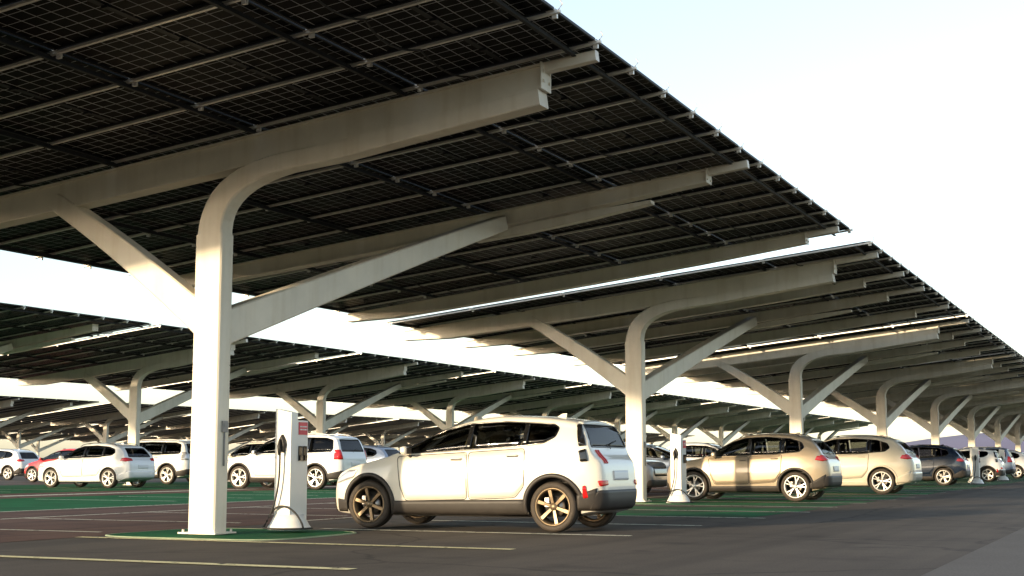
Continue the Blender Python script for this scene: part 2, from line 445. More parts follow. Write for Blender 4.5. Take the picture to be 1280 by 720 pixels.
def make_car(name, sp):
    """sp: dict with the shape tables; nose towards +x"""
    root = empty(name)
    S = CarShape(sp['zt'], sp['zb'], sp['w'], sp['belt'], sp.get('tumble', .36))
    full = S.body(); PJ = Proj(full)
    wr = sp['wheel_r']; xf, xr = sp['xf'], sp['xr']; Rw = wr+sp.get('arch', .055)
    side_open = rounded(sp['dlo'], .035)
    ws = sp['windshield']; rw = sp['rearglass']
    cut = []
    for sd in 'LR':
        c = MB(); PJ.prism(c, 1 if sd == 'L' else -1, side_open); cut.append(c.mesh('c', BLACK))
    c = MB(); PJ.patch(c, 'F', rounded(ws, .05), .10, -.24, nu=12, nv=6, sm=False, straight=True); cut.append(c.mesh('c', BLACK))
    c = MB(); PJ.patch(c, 'B', rounded(rw, .05), .10, -.24, nu=12, nv=6, sm=False, straight=True); cut.append(c.mesh('c', BLACK))
    for x in (xf, xr):
        for s_ in (1, -1):
            c = MB(); c.lathe([(0.0005, .56*s_), (Rw, .56*s_), (Rw, 1.4*s_), (.0005, 1.4*s_)], 40)
            b = bmesh.new(); me = c.mesh('c', BLACK)
            b.from_mesh(me); bmesh.ops.remove_doubles(b, verts=b.verts, dist=.002)
            bmesh.ops.translate(b, verts=b.verts, vec=(x, 0, wr+.01)); bmesh.ops.recalc_face_normals(b, faces=b.faces); b.to_mesh(me); b.free()
            cut.append(me)
    cav = S.cavity(sp['cab'][0], sp['cab'][1], sp['cab'][2])
    body = full.mesh('body', [sp['paint'], CABIN])
    cut = cut + [cav.mesh('c', CABIN)]
    me = boolean(body, cut)
    # interior faces get the cabin material
    me.materials.clear(); me.materials.append(sp['paint']); me.materials.append(CABIN)
    bv = PJ.bvh
    for p in me.polygons:
        n = bv.find_nearest(p.center)
        p.material_index = 1 if n[3] > .012 else 0
        p.use_smooth = n[3] <= .012
    bm = bmesh.new(); bm.from_mesh(me)
    for e in bm.edges:
        if len(e.link_faces) == 2 and e.calc_face_angle(0) > R(38): e.smooth = False
    bm.to_mesh(me); bm.free()
    link('body', me, root)
    # glass
    for sd in 'LR':
        for q, (a, b) in enumerate(sp['panes']):
            # pane clipped from the opening between x=a and x=b
            g = scan(side_open, 26, 1)
            sel = [c for c in g if a <= c[0][0] <= b]
            if len(sel) < 2: continue
            poly = [c[0] for c in sel]+[c[-1] for c in reversed(sel)]
            m = MB(); PJ.patch(m, sd, poly, -.012, -.016, nu=8, nv=4); m.build('side_window', GLASS_D if b < sp['privacy'] else GLASS, root)
        m = MB(); PJ.line(m, sd, side_open, .011, .0, closed=True)
        for xx in sp['pillars']:
            g = [c for c in scan(side_open, 60, 1) if abs(c[0][0]-xx) < .05]
            lo, hi = g[0][0][1], g[0][-1][1]
            PJ.patch(m, sd, [(xx-.035, lo+.004), (xx+.035, lo+.004), (xx+.03, hi-.004), (xx-.04, hi-.004)], -.001, -.05, nu=3, nv=5)
        m.build('window_trim', TRIM, root)
    m = MB(); PJ.patch(m, 'F', rounded(ws, .05), -.004, -.009, nu=14, nv=6); wsh = m.build('windshield', GLASS, root)
    m = MB(); PJ.line(m, 'F', rounded(ws, .05), .010, -.002, closed=True)
    m.build('seal', TRIM, wsh)
    m = MB(); PJ.patch(m, 'B', rounded(rw, .05), -.002, -.008, nu=14, nv=6); rg = m.build('rear_window', GLASS_D, root)
    m = MB(); PJ.line(m, 'B', rounded(rw, .05), .010, 0, closed=True); m.build('seal', TRIM, rg)
    # wiper on the rear glass
    yy = rw[0][0]; zlo = min(p[1] for p in rw)
    m = MB(); PJ.line(m, 'B', [(0.02, zlo-.03), (.02, zlo+.03), (-.32, zlo+.09)], .008, .02); m.build('wiper', BLACK, root)
    # doors
    for sd in 'LR':
        for k, d in enumerate(sp['doors']):
            rd = rounded(d, .05)
            sm_ = MB(); PJ.line(sm_, sd, rd, .0065, -.001, closed=True)
            dm = MB(); cx = sum(p[0] for p in d)/len(d); cz = sum(p[1] for p in d)/len(d)
            ins = [(p[0]+(cx-p[0])*.012/max(.3, abs(p[0]-cx)), p[1]+(cz-p[1])*.012/max(.2, abs(p[1]-cz))) for p in rd]
            PJ.patch(dm, sd, ins, .0035, -.004, nu=16, nv=8); dr = dm.build('door', sp['paint'], root)
            sm_.build('seam', SEAM, dr)
            hx, hz = sp['handles'][k]
            sy = 1 if sd == 'L' else -1
            p, n = PJ.hit(sd, hx, hz)
            h = MB(); h.box(p+n*.006, (.17, .01, .035), 1)
            h.tube([p+n*.01+Vector((-.09, 0, .004)), p+n*.034+Vector((-.06, 0, .006)), p+n*.036+Vector((.05, 0, .008)), p+n*.01+Vector((.09, 0, .008))], .011, 8, 0)
            h.build('handle', [sp['paint'], CLAD], dr)
        # sill cladding and arch flares
        m = MB(); sy = 1 if sd == 'L' else -1
        za, zc = sp['clad']
        x_a = xr+math.sqrt(Rw**2-.05**2)-.02; x_b = xf-math.sqrt(Rw**2-.05**2)+.02
        zl = S.zb(0)+.03
        PJ.patch(m, sd, [(x_a, zl), (x_b, zl), (x_b-.04, za), (x_a+.04, zc)], .014, -.02, nu=14, nv=4); m.build('sill', sp['cladmat'], root)
        for wx in (xf, xr):
            m = MB(); n = 26; rin = Rw-.004; rout = Rw+sp.get('flare', .065); g_out = []; rings = []
            for i in range(n+1):
                q = R(-14)+(R(208))*i/n
                ring = []
                for rr, ov in ((rin, -.03), (rin, .018), ((rin+rout)/2, .022), (rout, .010), (rout, -.02)):
                    u, v = wx+rr*math.cos(q), max(wr+.01+rr*math.sin(q), S.zb(wx)+.01)
                    u2, v2 = wx+rout*math.cos(q), wr+.01+rout*math.sin(q)
                    p, nn = PJ.hit(sd, min(max(u2, S.x0+.12), S.x1-.12), max(v2, S.zb(wx)+.05))
                    ring.append(Vector((u, p.y+sy*ov, v)))
                rings.append(ring)
            m.loft(rings, 0, True, False, close=True); m.build('wheel_arch', sp['archmat'], root)
        # mirror
        mx, mz = sp['mirror']; p, n = PJ.hit(sd, mx, mz-.04)
        m = MB(); rg = []
        for (dy, hx, hz, dz) in ((.06, .02, .02, .03), (.08, .045, .045, .05), (.12, .055, .062, .055), (.19, .055, .064, .06), (.235, .045, .052, .065), (.25, .02, .025, .07)):
            rg.append([(mx+hx*math.copysign(abs(math.cos(q))**.7, math.cos(q)), p.y+sy*dy, mz+dz-.02+hz*math.copysign(abs(math.sin(q))**.7, math.sin(q))) for q in [2*math.pi*j/16 for j in range(16)]])
        m.loft(rg, 0, True, True); m.box((mx-.053, p.y+sy*.155, mz+.04), (.012, .14, .09), 1); m.tube([p, (mx, p.y+sy*.10, mz)], .022, 6, 1)
        m.build('mirror', [sp['mirrormat'], CLAD], root)
    # lower bumpers
    for vw, key in (('B', 'rearbumper'), ('F', 'frontbumper')):
        if key in sp:
            m = MB(); hw, z0, z1 = sp[key]
            PJ.patch(m, vw, rounded([(-hw, z0), (hw, z0), (hw*.98, z1), (-hw*.98, z1)], .05), .014, -.02, nu=20, nv=6)
            for sd in 'LR':
                xa, xb, zz0, zz1, zz2 = sp[key+'_side']
                PJ.patch(m, sd, [(xa, zz0), (xb, zz0), (xb, zz2), (xa, zz1)], .013, -.02, nu=8, nv=5)
            m.build('rear_bumper' if vw == 'B' else 'front_bumper', sp['cladmat'], root)
    for view, poly, mat, nm in sp['details']:
        m = MB(); PJ.patch(m, view, poly, .016, -.008, nu=8, nv=4); m.build(nm, mat, root)
    # spoiler, shark fin
    x0, z0, hw = sp['spoiler']
    m = MB()
    m.loft([[(x0+.16, y*hw, z0-.005-.035*y*y+.012), (x0, y*hw*.97, z0-.015-.035*y*y+.012), (x0-.055, y*hw*.94, z0-.03-.035*y*y), (x0-.05, y*hw*.93, z0-.05-.035*y*y), (x0+.12, y*hw*.95, z0-.07-.035*y*y)] for y in [-1+i/6 for i in range(13)]], 0, True, True)
    m.build('spoiler', sp['paint'], root)
    m = MB(); ax = sp['fin']; az = S.zt(ax)
    m.loft([[(ax+.09, 0, az-.005), (ax-.07, .018, az-.005), (ax-.07, -.018, az-.005)], [(ax-.0, 0, az+.05), (ax-.075, .006, az+.055), (ax-.075, -.006, az+.055)]], 0, False, True)
    m.build('antenna', sp['paint'], root)
    if sp.get('rails'):
        a, b, yy = sp['rails']
        for s_ in (1, -1):
            m = MB(); pts = []
            for i in range(15):
                x = a+(b-a)*i/14; h, n = PJ.hit('T', x, s_*yy); e = min(i, 14-i); pts.append(h+Vector((0, 0, .002 if e == 0 else .04)))
            m.tube(pts, .013, 6); m.build('roof_rail', TRIM if sp['rails_dark'] else ALU, root)
    # wheels
    st = sp['rimstyle']; hwid = .215
    for wx in (xf, xr):
        for s_ in (1, -1):
            wheel(root, wx, s_*(S.w(wx)-.125), wr, sp['rim'], s_, st)
    # cabin
    fz = sp['cab'][2]
    for sx in sp['seats'][:1]:
        seat_part(root, sx, .37, fz+.03, sp['seatmat']); seat_part(root, sx, -.37, fz+.03, sp['seatmat'])
    for sx in sp['seats'][1:]: seat_part(root, sx, 0, fz+.02, sp['seatmat'], True)
    dx = sp['dash']; m = MB()
    m.loft([[(dx+.30, y, fz+.02), (dx+.30, y, fz+.20), (dx+.05, y, fz+.23-.02*abs(y)), (dx-.05, y, fz+.15), (dx-.03, y, fz+.02)] for y in (-.66, -.3, 0, .3, .66)], 0, True, True)
    m.build('dashboard', CABIN, root)
    m = MB(); c = Vector((dx-.16, .37, fz+.16)); ax_ = Vector((-.85, 0, .45)).normalized(); u = Vector((0, 1, 0)); v = ax_.cross(u)
    pts = [c+.175*(math.cos(q)*u+math.sin(q)*v) for q in [2*math.pi*j/20 for j in range(21)]]
    m.tube(pts, .014, 6); m.tube([c-u*.17, c+u*.17], .012, 5); m.tube([c-v*.17, c], .012, 5); m.tube([c, (dx+.1, .37, fz+.05)], .03, 6)
    m.build('steering_wheel', CABIN, root)
    # underbody and floor pan
    m = MB(); m.box(((xf+xr)/2, 0, S.zb(0)+.03), (xf-xr-.75, 1.3, .05)); m.tube([(xr, -.6, wr), (xr, .6, wr)], .05, 8); m.tube([(xf, -.6, wr), (xf, .6, wr)], .04, 8)
    m.build('underbody', BLACK, root)
    return root, PJ, S

# --- template A: small electric hatchback -----------------------------------
hatch = dict(
    zt=[(2.07, .50), (2.055, .60), (2.01, .70), (1.93, .785), (1.75, .865), (1.5, .94), (1.25, 1.0), (1.08, 1.045), (.95, 1.095), (.7, 1.235), (.4, 1.39), (.12, 1.505), (-.2, 1.58), (-.55, 1.615), (-1.0, 1.60), (-1.35, 1.565), (-1.6, 1.52), (-1.69, 1.47), (-1.75, 1.34), (-1.81, 1.16), (-1.86, 1.05), (-1.93, .96), (-1.965, .82), (-1.985, .60)],
    zb=[(2.07, .40), (2.04, .28), (1.95, .21), (1.6, .185), (0, .185), (-1.5, .20), (-1.8, .25), (-1.94, .31), (-1.985, .42)],
    w=[(2.07, .38), (2.05, .50), (2.0, .61), (1.9, .71), (1.7, .80), (1.4, .855), (1.0, .88), (0, .885), (-1.2, .885), (-1.55, .865), (-1.75, .825), (-1.87, .77), (-1.95, .69), (-1.985, .60)],
    belt=[(-2, 1.20), (-1.4, 1.185), (-.8, 1.14), (0, 1.085), (.7, 1.05), (1.1, 1.02), (2.1, 1.0)],
    wheel_r=.342, xf=1.36, xr=-1.34, arch=.05, flare=.055,
    dlo=[(.93, 1.072), (.5, 1.085), (0, 1.115), (-.8, 1.165), (-1.20, 1.21), (-1.36, 1.30), (-1.39, 1.42), (-1.30, 1.475), (-.6, 1.515), (-.1, 1.49), (.25, 1.405), (.6, 1.265)],
    panes=[(-1.4, -.92), (-.92, -.14), (-.14, .93)], pillars=[-.12, -.93], privacy=-.85,
    windshield=[(-.66, 1.12), (.66, 1.12), (.56, 1.50), (-.56, 1.50)], rearglass=[(-.70, 1.155), (.70, 1.155), (.60, 1.47), (-.60, 1.47)],
    cab=(-1.62, .98, .80), paint=P_WARMWHITE, cladmat=CLAD, archmat=CLAD, mirrormat=P_WARMWHITE,
    doors=[[(-.13, .43), (.78, .40), (.86, .60), (.92, 1.03), (-.12, 1.085)], [(-.95, .62), (-.82, .46), (-.155, .43), (-.145, 1.085), (-.95, 1.135)]],
    handles=[(.03, .985), (-.78, 1.03)], clad=(.40, .44), mirror=(.72, 1.07),
    rearbumper=(.76, .30, .57), rearbumper_side=(-1.90, -1.66, .30, .60, .50), frontbumper=(.62, .24, .42), frontbumper_side=(1.72, 1.90, .24, .40, .42),
    details=[('B', rounded([(-.72, .62), (-.55, .64), (-.55, .70), (-.74, .70)], .02), RED, 'tail_light'), ('B', rounded([(.55, .64), (.72, .62), (.74, .70), (.55, .70)], .02), RED, 'tail_light'),
             ('B', rounded([(-.28, .70), (.28, .70), (.28, .83), (-.28, .83)], .02), PLATE, 'licence_plate'),
             ('L', rounded([(-1.80, .47), (-1.74, .46), (-1.73, .62), (-1.77, .64)], .015), RED, 'reflector'), ('L', rounded([(-1.775, 1.17), (-1.68, 1.16), (-1.61, 1.46), (-1.665, 1.455)], .02), TRIM, 'pillar_trim'), ('R', rounded([(-1.775, 1.17), (-1.68, 1.16), (-1.61, 1.46), (-1.665, 1.455)], .02), TRIM, 'pillar_trim'), ('R', rounded([(-1.80, .47), (-1.74, .46), (-1.73, .62), (-1.77, .64)], .015), RED, 'reflector'),
             ('L', rounded([(1.62, .72), (1.90, .64), (1.93, .70), (1.70, .83), (1.55, .84)], .02), LENS, 'headlight'), ('R', rounded([(1.62, .72), (1.90, .64), (1.93, .70), (1.70, .83), (1.55, .84)], .02), LENS, 'headlight'),
             ('L', rounded([(-1.80, .96), (-1.71, .95), (-1.68, 1.10), (-1.77, 1.13)], .015), TRIM, 'lamp_housing'), ('R', rounded([(-1.80, .96), (-1.71, .95), (-1.68, 1.10), (-1.77, 1.13)], .015), TRIM, 'lamp_housing'),
             ('B', [(.50, .93), (.535, .93), (.60, 1.11), (.565, 1.11)], REDP, 'red_stripe'), ('B', [(.42, .93), (.455, .93), (.52, 1.11), (.485, 1.11)], REDP, 'red_stripe')],
    spoiler=(-1.62, 1.535, .60), fin=-1.15, rim=RIM_B, rimstyle='six', seats=(.05, -.80), seatmat=SEAT_L, dash=.55)

# --- template B: long crossover ---------------------------------------------
cross = dict(
    zt=[(2.30, .50), (2.285, .64), (2.24, .78), (2.15, .88), (1.9, .95), (1.6, 1.0), (1.3, 1.04), (1.12, 1.09), (.9, 1.21), (.6, 1.38), (.3, 1.53), (0, 1.62), (-.4, 1.66), (-.9, 1.65), (-1.4, 1.60), (-1.65, 1.54), (-1.80, 1.45), (-1.95, 1.28), (-2.07, 1.10), (-2.16, 1.0), (-2.21, .85), (-2.23, .60)],
    zb=[(2.30, .40), (2.27, .30), (2.15, .22), (1.8, .20), (0, .20), (-1.6, .22), (-2.0, .29), (-2.16, .34), (-2.23, .44)],
    w=[(2.30, .42), (2.28, .56), (2.2, .70), (2.05, .80), (1.8, .87), (1.4, .905), (0, .915), (-1.4, .915), (-1.8, .89), (-2.0, .85), (-2.12, .79), (-2.2, .70), (-2.23, .60)],
    belt=[(-2.3, 1.22), (-1.5, 1.17), (-.8, 1.12), (0, 1.08), (.7, 1.06), (1.2, 1.05), (2.3, 1.0)],
    wheel_r=.36, xf=1.42, xr=-1.34, arch=.045, flare=.05,
    dlo=[(1.03, 1.095), (.5, 1.10), (-.8, 1.145), (-1.45, 1.20), (-1.58, 1.30), (-1.50, 1.43), (-1.2, 1.52), (-.6, 1.565), (0, 1.545), (.35, 1.45), (.7, 1.285)],
    panes=[(-1.6, -1.0), (-1.0, -.12), (-.12, 1.03)], pillars=[-.10, -1.0], privacy=-.9,
    windshield=[(-.70, 1.13), (.70, 1.13), (.58, 1.53), (-.58, 1.53)], rearglass=[(-.62, 1.14), (.62, 1.14), (.52, 1.47), (-.52, 1.47)],
    cab=(-1.75, 1.05, .84), paint=P_SILVER, cladmat=CLAD, archmat=CLAD, mirrormat=P_SILVER,
    doors=[[(-.10, .42), (.82, .40), (.93, .60), (1.0, 1.05), (-.09, 1.09)], [(-.96, .66), (-.80, .46), (-.125, .42), (-.115, 1.09), (-1.0, 1.14)]],
    handles=[(.05, .99), (-.80, 1.03)], clad=(.36, .38), mirror=(.80, 1.09),
    rearbumper=(.80, .36, .62), rearbumper_side=(-2.12, -1.72, .32, .66, .44), frontbumper=(.72, .26, .44), frontbumper_side=(1.86, 2.10, .24, .42, .44),
    details=[('B', rounded([(-.84, .98), (-.52, 1.0), (-.52, 1.08), (-.82, 1.12)], .02), RED, 'tail_light'), ('B', rounded([(.52, 1.0), (.84, .98), (.82, 1.12), (.52, 1.08)], .02), RED, 'tail_light'),
             ('L', rounded([(-2.08, .97), (-1.86, 1.0), (-1.92, 1.10), (-2.05, 1.09)], .02), RED, 'tail_light'), ('R', rounded([(-2.08, .97), (-1.86, 1.0), (-1.92, 1.10), (-2.05, 1.09)], .02), RED, 'tail_light'),
             ('B', rounded([(-.27, .72), (.27, .72), (.27, .85), (-.27, .85)], .02), PLATE, 'licence_plate'),
             ('L', rounded([(1.80, .78), (2.12, .74), (2.14, .80), (1.95, .90), (1.75, .89)], .02), LENS, 'headlight'), ('R', rounded([(1.80, .78), (2.12, .74), (2.14, .80), (1.95, .90), (1.75, .89)], .02), LENS, 'headlight'),
             ('F', rounded([(-.45, .52), (.45, .52), (.5, .74), (-.5, .74)], .04), TRIM, 'grille')],
    spoiler=(-1.68, 1.545, .62), fin=-1.2, rails=(.25, -1.45, .60), rails_dark=True, rim=RIM_S, rimstyle='five', seats=(.08, -.85), seatmat=SEAT, dash=.62)

# --- template C: boxy sport-utility / people carrier -------------------------
boxy = dict(
    zt=[(2.42, .52), (2.405, .68), (2.36, .84), (2.25, .95), (2.0, 1.01), (1.6, 1.05), (1.3, 1.09), (1.15, 1.14), (.95, 1.30), (.72, 1.47), (.5, 1.62), (.25, 1.71), (-.2, 1.75), (-1.2, 1.75), (-1.8, 1.71), (-2.02, 1.65), (-2.12, 1.52), (-2.2, 1.30), (-2.27, 1.12), (-2.33, .95), (-2.35, .60)],
    zb=[(2.42, .42), (2.39, .32), (2.25, .25), (1.8, .22), (0, .22), (-1.6, .24), (-2.1, .30), (-2.27, .36), (-2.35, .46)],
    w=[(2.42, .50), (2.40, .64), (2.32, .76), (2.15, .85), (1.9, .91), (1.4, .94), (0, .945), (-1.6, .945), (-2.0, .92), (-2.18, .87), (-2.3, .77), (-2.35, .64)],
    belt=[(-2.4, 1.16), (0, 1.13), (1.2, 1.10), (2.4, 1.05)], tumble=.26,
    wheel_r=.375, xf=1.50, xr=-1.42, arch=.045, flare=.05,
    dlo=[(1.08, 1.14), (.4, 1.15), (-1.0, 1.165), (-1.95, 1.19), (-2.02, 1.28), (-1.96, 1.56), (-1.7, 1.63), (-.5, 1.655), (.25, 1.63), (.52, 1.53), (.85, 1.33)],
    panes=[(-2.1, -1.1), (-1.1, -.08), (-.08, 1.08)], pillars=[-.06, -1.10], privacy=-.9,
    windshield=[(-.74, 1.18), (.74, 1.18), (.62, 1.62), (-.62, 1.62)], rearglass=[(-.66, 1.20), (.66, 1.20), (.58, 1.58), (-.58, 1.58)],
    cab=(-2.05, 1.08, .90), paint=P_WHITE, cladmat=CLAD, archmat=CLAD, mirrormat=P_WHITE,
    doors=[[(-.06, .42), (.86, .42), (.98, .64), (1.02, 1.09), (-.05, 1.13)], [(-1.06, .70), (-.90, .48), (-.085, .42), (-.075, 1.13), (-1.10, 1.145)]],
    handles=[(.08, 1.03), (-.88, 1.05)], clad=(.38, .38), mirror=(.82, 1.14),
    rearbumper=(.84, .38, .60), rearbumper_side=(-2.24, -1.84, .34, .58, .50), frontbumper=(.78, .28, .46), frontbumper_side=(1.96, 2.22, .27, .44, .46),
    details=[('B', rounded([(-.86, .95), (-.72, .95), (-.72, 1.25), (-.84, 1.25)], .02), RED, 'tail_light'), ('B', rounded([(.72, .95), (.86, .95), (.84, 1.25), (.72, 1.25)], .02), RED, 'tail_light'),
             ('L', rounded([(-2.22, .95), (-2.08, .95), (-2.08, 1.15), (-2.18, 1.18)], .02), RED, 'tail_light'), ('R', rounded([(-2.22, .95), (-2.08, .95), (-2.08, 1.15), (-2.18, 1.18)], .02), RED, 'tail_light'),
             ('B', rounded([(-.27, .74), (.27, .74), (.27, .87), (-.27, .87)], .02), PLATE, 'licence_plate'),
             ('L', rounded([(1.98, .80), (2.24, .78), (2.26, .88), (2.05, .94), (1.92, .93)], .02), LENS, 'headlight'), ('R', rounded([(1.98, .80), (2.24, .78), (2.26, .88), (2.05, .94), (1.92, .93)], .02), LENS, 'headlight'),
             ('F', rounded([(-.5, .56), (.5, .56), (.52, .82), (-.52, .82)], .04), TRIM, 'grille')],
    spoiler=(-2.02, 1.66, .66), fin=-1.6, rails=(.2, -1.8, .64), rails_dark=False, rim=RIM_S, rimstyle='five', seats=(.10, -.85, -1.55), seatmat=SEAT, dash=.66)

def stretch(sp, k):
    for key in ('zt', 'zb', 'w', 'belt', 'dlo', 'panes', 'handles'):
        if key == 'panes': sp[key] = [(a*k, b*k) for a, b in sp[key]]
        else: sp[key] = [(a*k, b) for a, b in sp[key]]
    sp['pillars'] = [a*k for a in sp['pillars']]; sp['doors'] = [[(a*k, b) for a, b in d] for d in sp['doors']]
    for key in ('xf', 'xr', 'privacy', 'fin', 'dash'): sp[key] *= k
    sp['mirror'] = (sp['mirror'][0]*k, sp['mirror'][1]); sp['cab'] = (sp['cab'][0]*k, sp['cab'][1]*k, sp['cab'][2])
    sp['spoiler'] = (sp['spoiler'][0]*k,)+sp['spoiler'][1:]
    for key in ('rearbumper_side', 'frontbumper_side'): sp[key] = (sp[key][0]*k, sp[key][1]*k)+sp[key][2:]
    sp['details'] = [(v, [(a*k if v in 'LR' else a, b) for a, b in p], m, n) for v, p, m, n in sp['details']]
stretch(hatch, 1.075)
import copy
estate = copy.copy(cross); stretch(estate, .925); estate['rails'] = (.2, -1.32, .60)
TPL = {}
for nm, sp in (('estate', estate), ('hatch', hatch), ('cross', cross), ('boxy', boxy)):
    TPL[nm] = make_car('parked_car', sp)[0]
index_kids()
used = set()
def place_car(tpl, x, y, rz, label, cat='car', group='cars parked in the bays', swap=None, sc=1.0):
    """x,y: centre of the wheelbase; rz=180deg puts the nose to -X"""
    t = TPL[tpl]
    if tpl in used or swap: c = copy_tree(t, None, swap)
    else: used.add(tpl); c = t
    c.location = (x, y, .004); c.rotation_euler = (0, 0, rz); c.scale = (sc, sc, sc)
    c['label'] = label; c['category'] = cat
    if group: c['group'] = group
    return c
def sw(tpl, p): return {TPLP[tpl]: p}
TPLP = {'estate': P_SILVER, 'hatch': P_WARMWHITE, 'cross': P_SILVER, 'boxy': P_WHITE}

place_car('hatch', -9.05, 18.62, PI+R(.5), 'cream white electric hatchback with black lower cladding and bronze wheels parked beside the nearest charger')
place_car('estate', -9.35, 34.75, PI, 'champagne crossover with dark roof rails parked beyond the second column', cat='car')
place_car('cross', -9.1, 43.9, PI, 'ivory crossover parked between the champagne crossover and the dark navy car', sc=1.06, swap={P_SILVER: P_IVORY, CLAD: P_IVORY})
place_car('cross', -9.5, 60.4, PI, 'dark navy crossover with red tail light in the near row', swap={P_SILVER: P_NAVY})
place_car('hatch', -9.3, 73.4, PI, 'white hatchback beyond the dark navy car at the right', swap={P_WARMWHITE: P_WHITE, RIM_B: RIM_S})
place_car('boxy', -9.6, 79.8, PI, 'blue grey sport utility behind the white hatchback far down the near row', swap={P_WHITE: P_BLUE})
place_car('estate', -9.2, 89.4, PI, 'white crossover far down the near row beside a charging post', swap={P_SILVER: P_WHITE})
place_car('cross', -9.4, 112, PI, 'dark blue car at the right edge of the photo far down the near row', swap={P_SILVER: P_NAVY})
# opposite side of the near row (noses towards the columns)
opp = 'cars parked nose in on the far side of the near row'
place_car('boxy', -15.2, 37.6, 0, 'dark grey sport utility glimpsed behind the second column', swap={P_WHITE: P_GREY}, group=opp)
place_car('hatch', -15.4, 44.2, 0, 'blue grey hatchback behind the champagne crossover on the far side of the columns', swap={P_WARMWHITE: P_BLUE, RIM_B: RIM_S}, group=opp)
place_car('estate', -15.2, 50.6, 0, 'white crossover facing the columns behind the champagne crossover', swap={P_SILVER: P_WHITE}, group=opp)
place_car('hatch', -15.0, 66.8, 0, 'white hatchback facing the columns behind the dark navy car', swap={P_WARMWHITE: P_WHITE, RIM_B: RIM_S}, group=opp)
# second row
rb = 'cars parked under the second canopy row'
place_car('cross', -36.7, 41.9, PI, 'white crossover standing in front of the white people carrier left of the nearest column', swap={P_SILVER: P_WHITE, CLAD: P_WHITE}, group=rb)
place_car('boxy', -40.6, 50.0, PI, 'tall white people carrier half hidden by the nearest column', swap={RED: LENS}, cat='van', group=rb, sc=1.1)
place_car('boxy', -28.3, 42.6, PI, 'large white sport utility with chrome wheels behind the nearest charging post', group=rb, sc=1.1)
place_car('boxy', -39.5, 56.6, PI, 'white van whose roof shows just right of the nearest column', swap={RED: LENS, P_WHITE: P_WARMWHITE}, cat='van', group=rb, sc=1.1)
place_car('cross', -31.0, 51.2, PI, 'pale blue crossover behind the large white sport utility', swap={P_SILVER: P_BLUE}, group=rb)
place_car('cross', -36.5, 66.5, PI, 'white crossover behind the nose of the cream hatchback', swap={P_SILVER: P_WHITE}, group=rb)
place_car('hatch', -48.0, 52.8, PI, 'red hatchback at the far left with its nose out behind the white crossover', swap={P_WARMWHITE: P_RED, RIM_B: RIM_S}, group=rb)
place_car('cross', -57.6, 58.2, PI, 'white crossover cut by the left edge of the photo', swap={P_SILVER: P_WHITE}, group=rb)
place_car('cross', -36.8, 82, PI, 'grey crossover seen through the windows of the cream hatchback', swap={P_SILVER: P_GREY}, group=rb)
place_car('hatch', -36.6, 101, PI, 'white hatchback deep under the second canopy row beyond the second column', swap={P_WARMWHITE: P_WHITE, RIM_B: RIM_S}, group=rb)
place_car('cross', -37.0, 119, PI, 'red crossover deep under the second canopy row', swap={P_SILVER: P_RED}, group=rb)
place_car('boxy', -36.8, 134, PI, 'white sport utility deepest under the second canopy row', swap={P_GREY: P_GREY}, group=rb)

# ------------------------------------------------------------------ canopies
SLOPE = .11; XH = -5.88; XL = -18.10; ZH = 5.94; XC = -11.5      # near-row numbers, relative to the column line below
W_H, W_L = XH-XC, XL-XC
def zpan(dx): return ZH - SLOPE*(W_H-dx)                         # underside height of the modules at dx from the column line
PW, PL = 1.25, (W_H-W_L)/5
ang = math.atan(SLOPE)

def panel_mesh():
    b = MB(); w, l, t = PW-.035, (PL/math.cos(ang))-.03, .035
    n = len(b.v)
    x0, x1, y0, y1 = -l/2, l/2, -w/2, w/2; f = .03
    # underside: frame lip then recessed cell sheet
    b.box((0, 0, t-.006), (l-2*f+.02, w-2*f+.02, .008), 0)
    for (c, d) in (((0, y0+f/2, t/2), (l, f, t)), ((0, y1-f/2, t/2), (l, f, t)), ((x0+f/2, 0, t/2), (f, w-2*f, t)), ((x1-f/2, 0, t/2), (f, w-2*f, t))):
        b.box(c, d, 1)
    b.box((0, 0, t-.015), (.07, w-2*f, .010), 1)     # junction strip halfway
    b.box((.02, 0, t-.03), (.09, .05, .03), 1)
    return b.mesh('solar_panel', [CELLS, FRAME], uvf=lambda c: (c.x+10.0, c.y+10.0))
PANEL = panel_mesh()
_cache = {}
def shared(key, fn, mats, uvf=None):
    if key not in _cache: _cache[key] = fn().mesh(key[0], mats, uvf=uvf)
    return _cache[key]

def rafter_mb(depth, full=True):
    b = MB(); xs = [W_L+.25, -5, -2.4, 0, 2.5, W_H-.75]
    pts = [(x, 0, zpan(x)-.09-depth/2) for x in xs]
    dd = [depth*.6, depth*.95, depth, depth, depth*.92, depth*.72]
    pts = [(x, 0, zpan(x)-.09-d/2) for x, d in zip(xs, dd)]
    b.sweep(pts, [(.17, d) for d in dd], (0, 1, 0))
    b.sweep([(x, 0, zpan(x)-.09-d-.012) for x, d in zip(xs, dd)], (.27, .03), (0, 1, 0))
    b.sweep([(x, 0, zpan(x)-.10) for x in xs], (.25, .03), (0, 1, 0))
    # end plate with bolts
    xe = W_H-.75; d = dd[-1]
    b.box((xe+.012, 0, zpan(xe)-.10-d/2), (.02, .30, d+.05))
    for sy in (-.09, .09):
        for sz in (-.06, .06): b.box((xe+.03, sy, zpan(xe)-.10-d/2+sz), (.02, .035, .035))
    return b
def outrigger_mb():
    b = MB(); xs = [1.9, W_H-.06]
    b.sweep([(x, 0, zpan(x)-.075-.05) for x in xs], (.12, .13), (0, 1, 0))
    return b
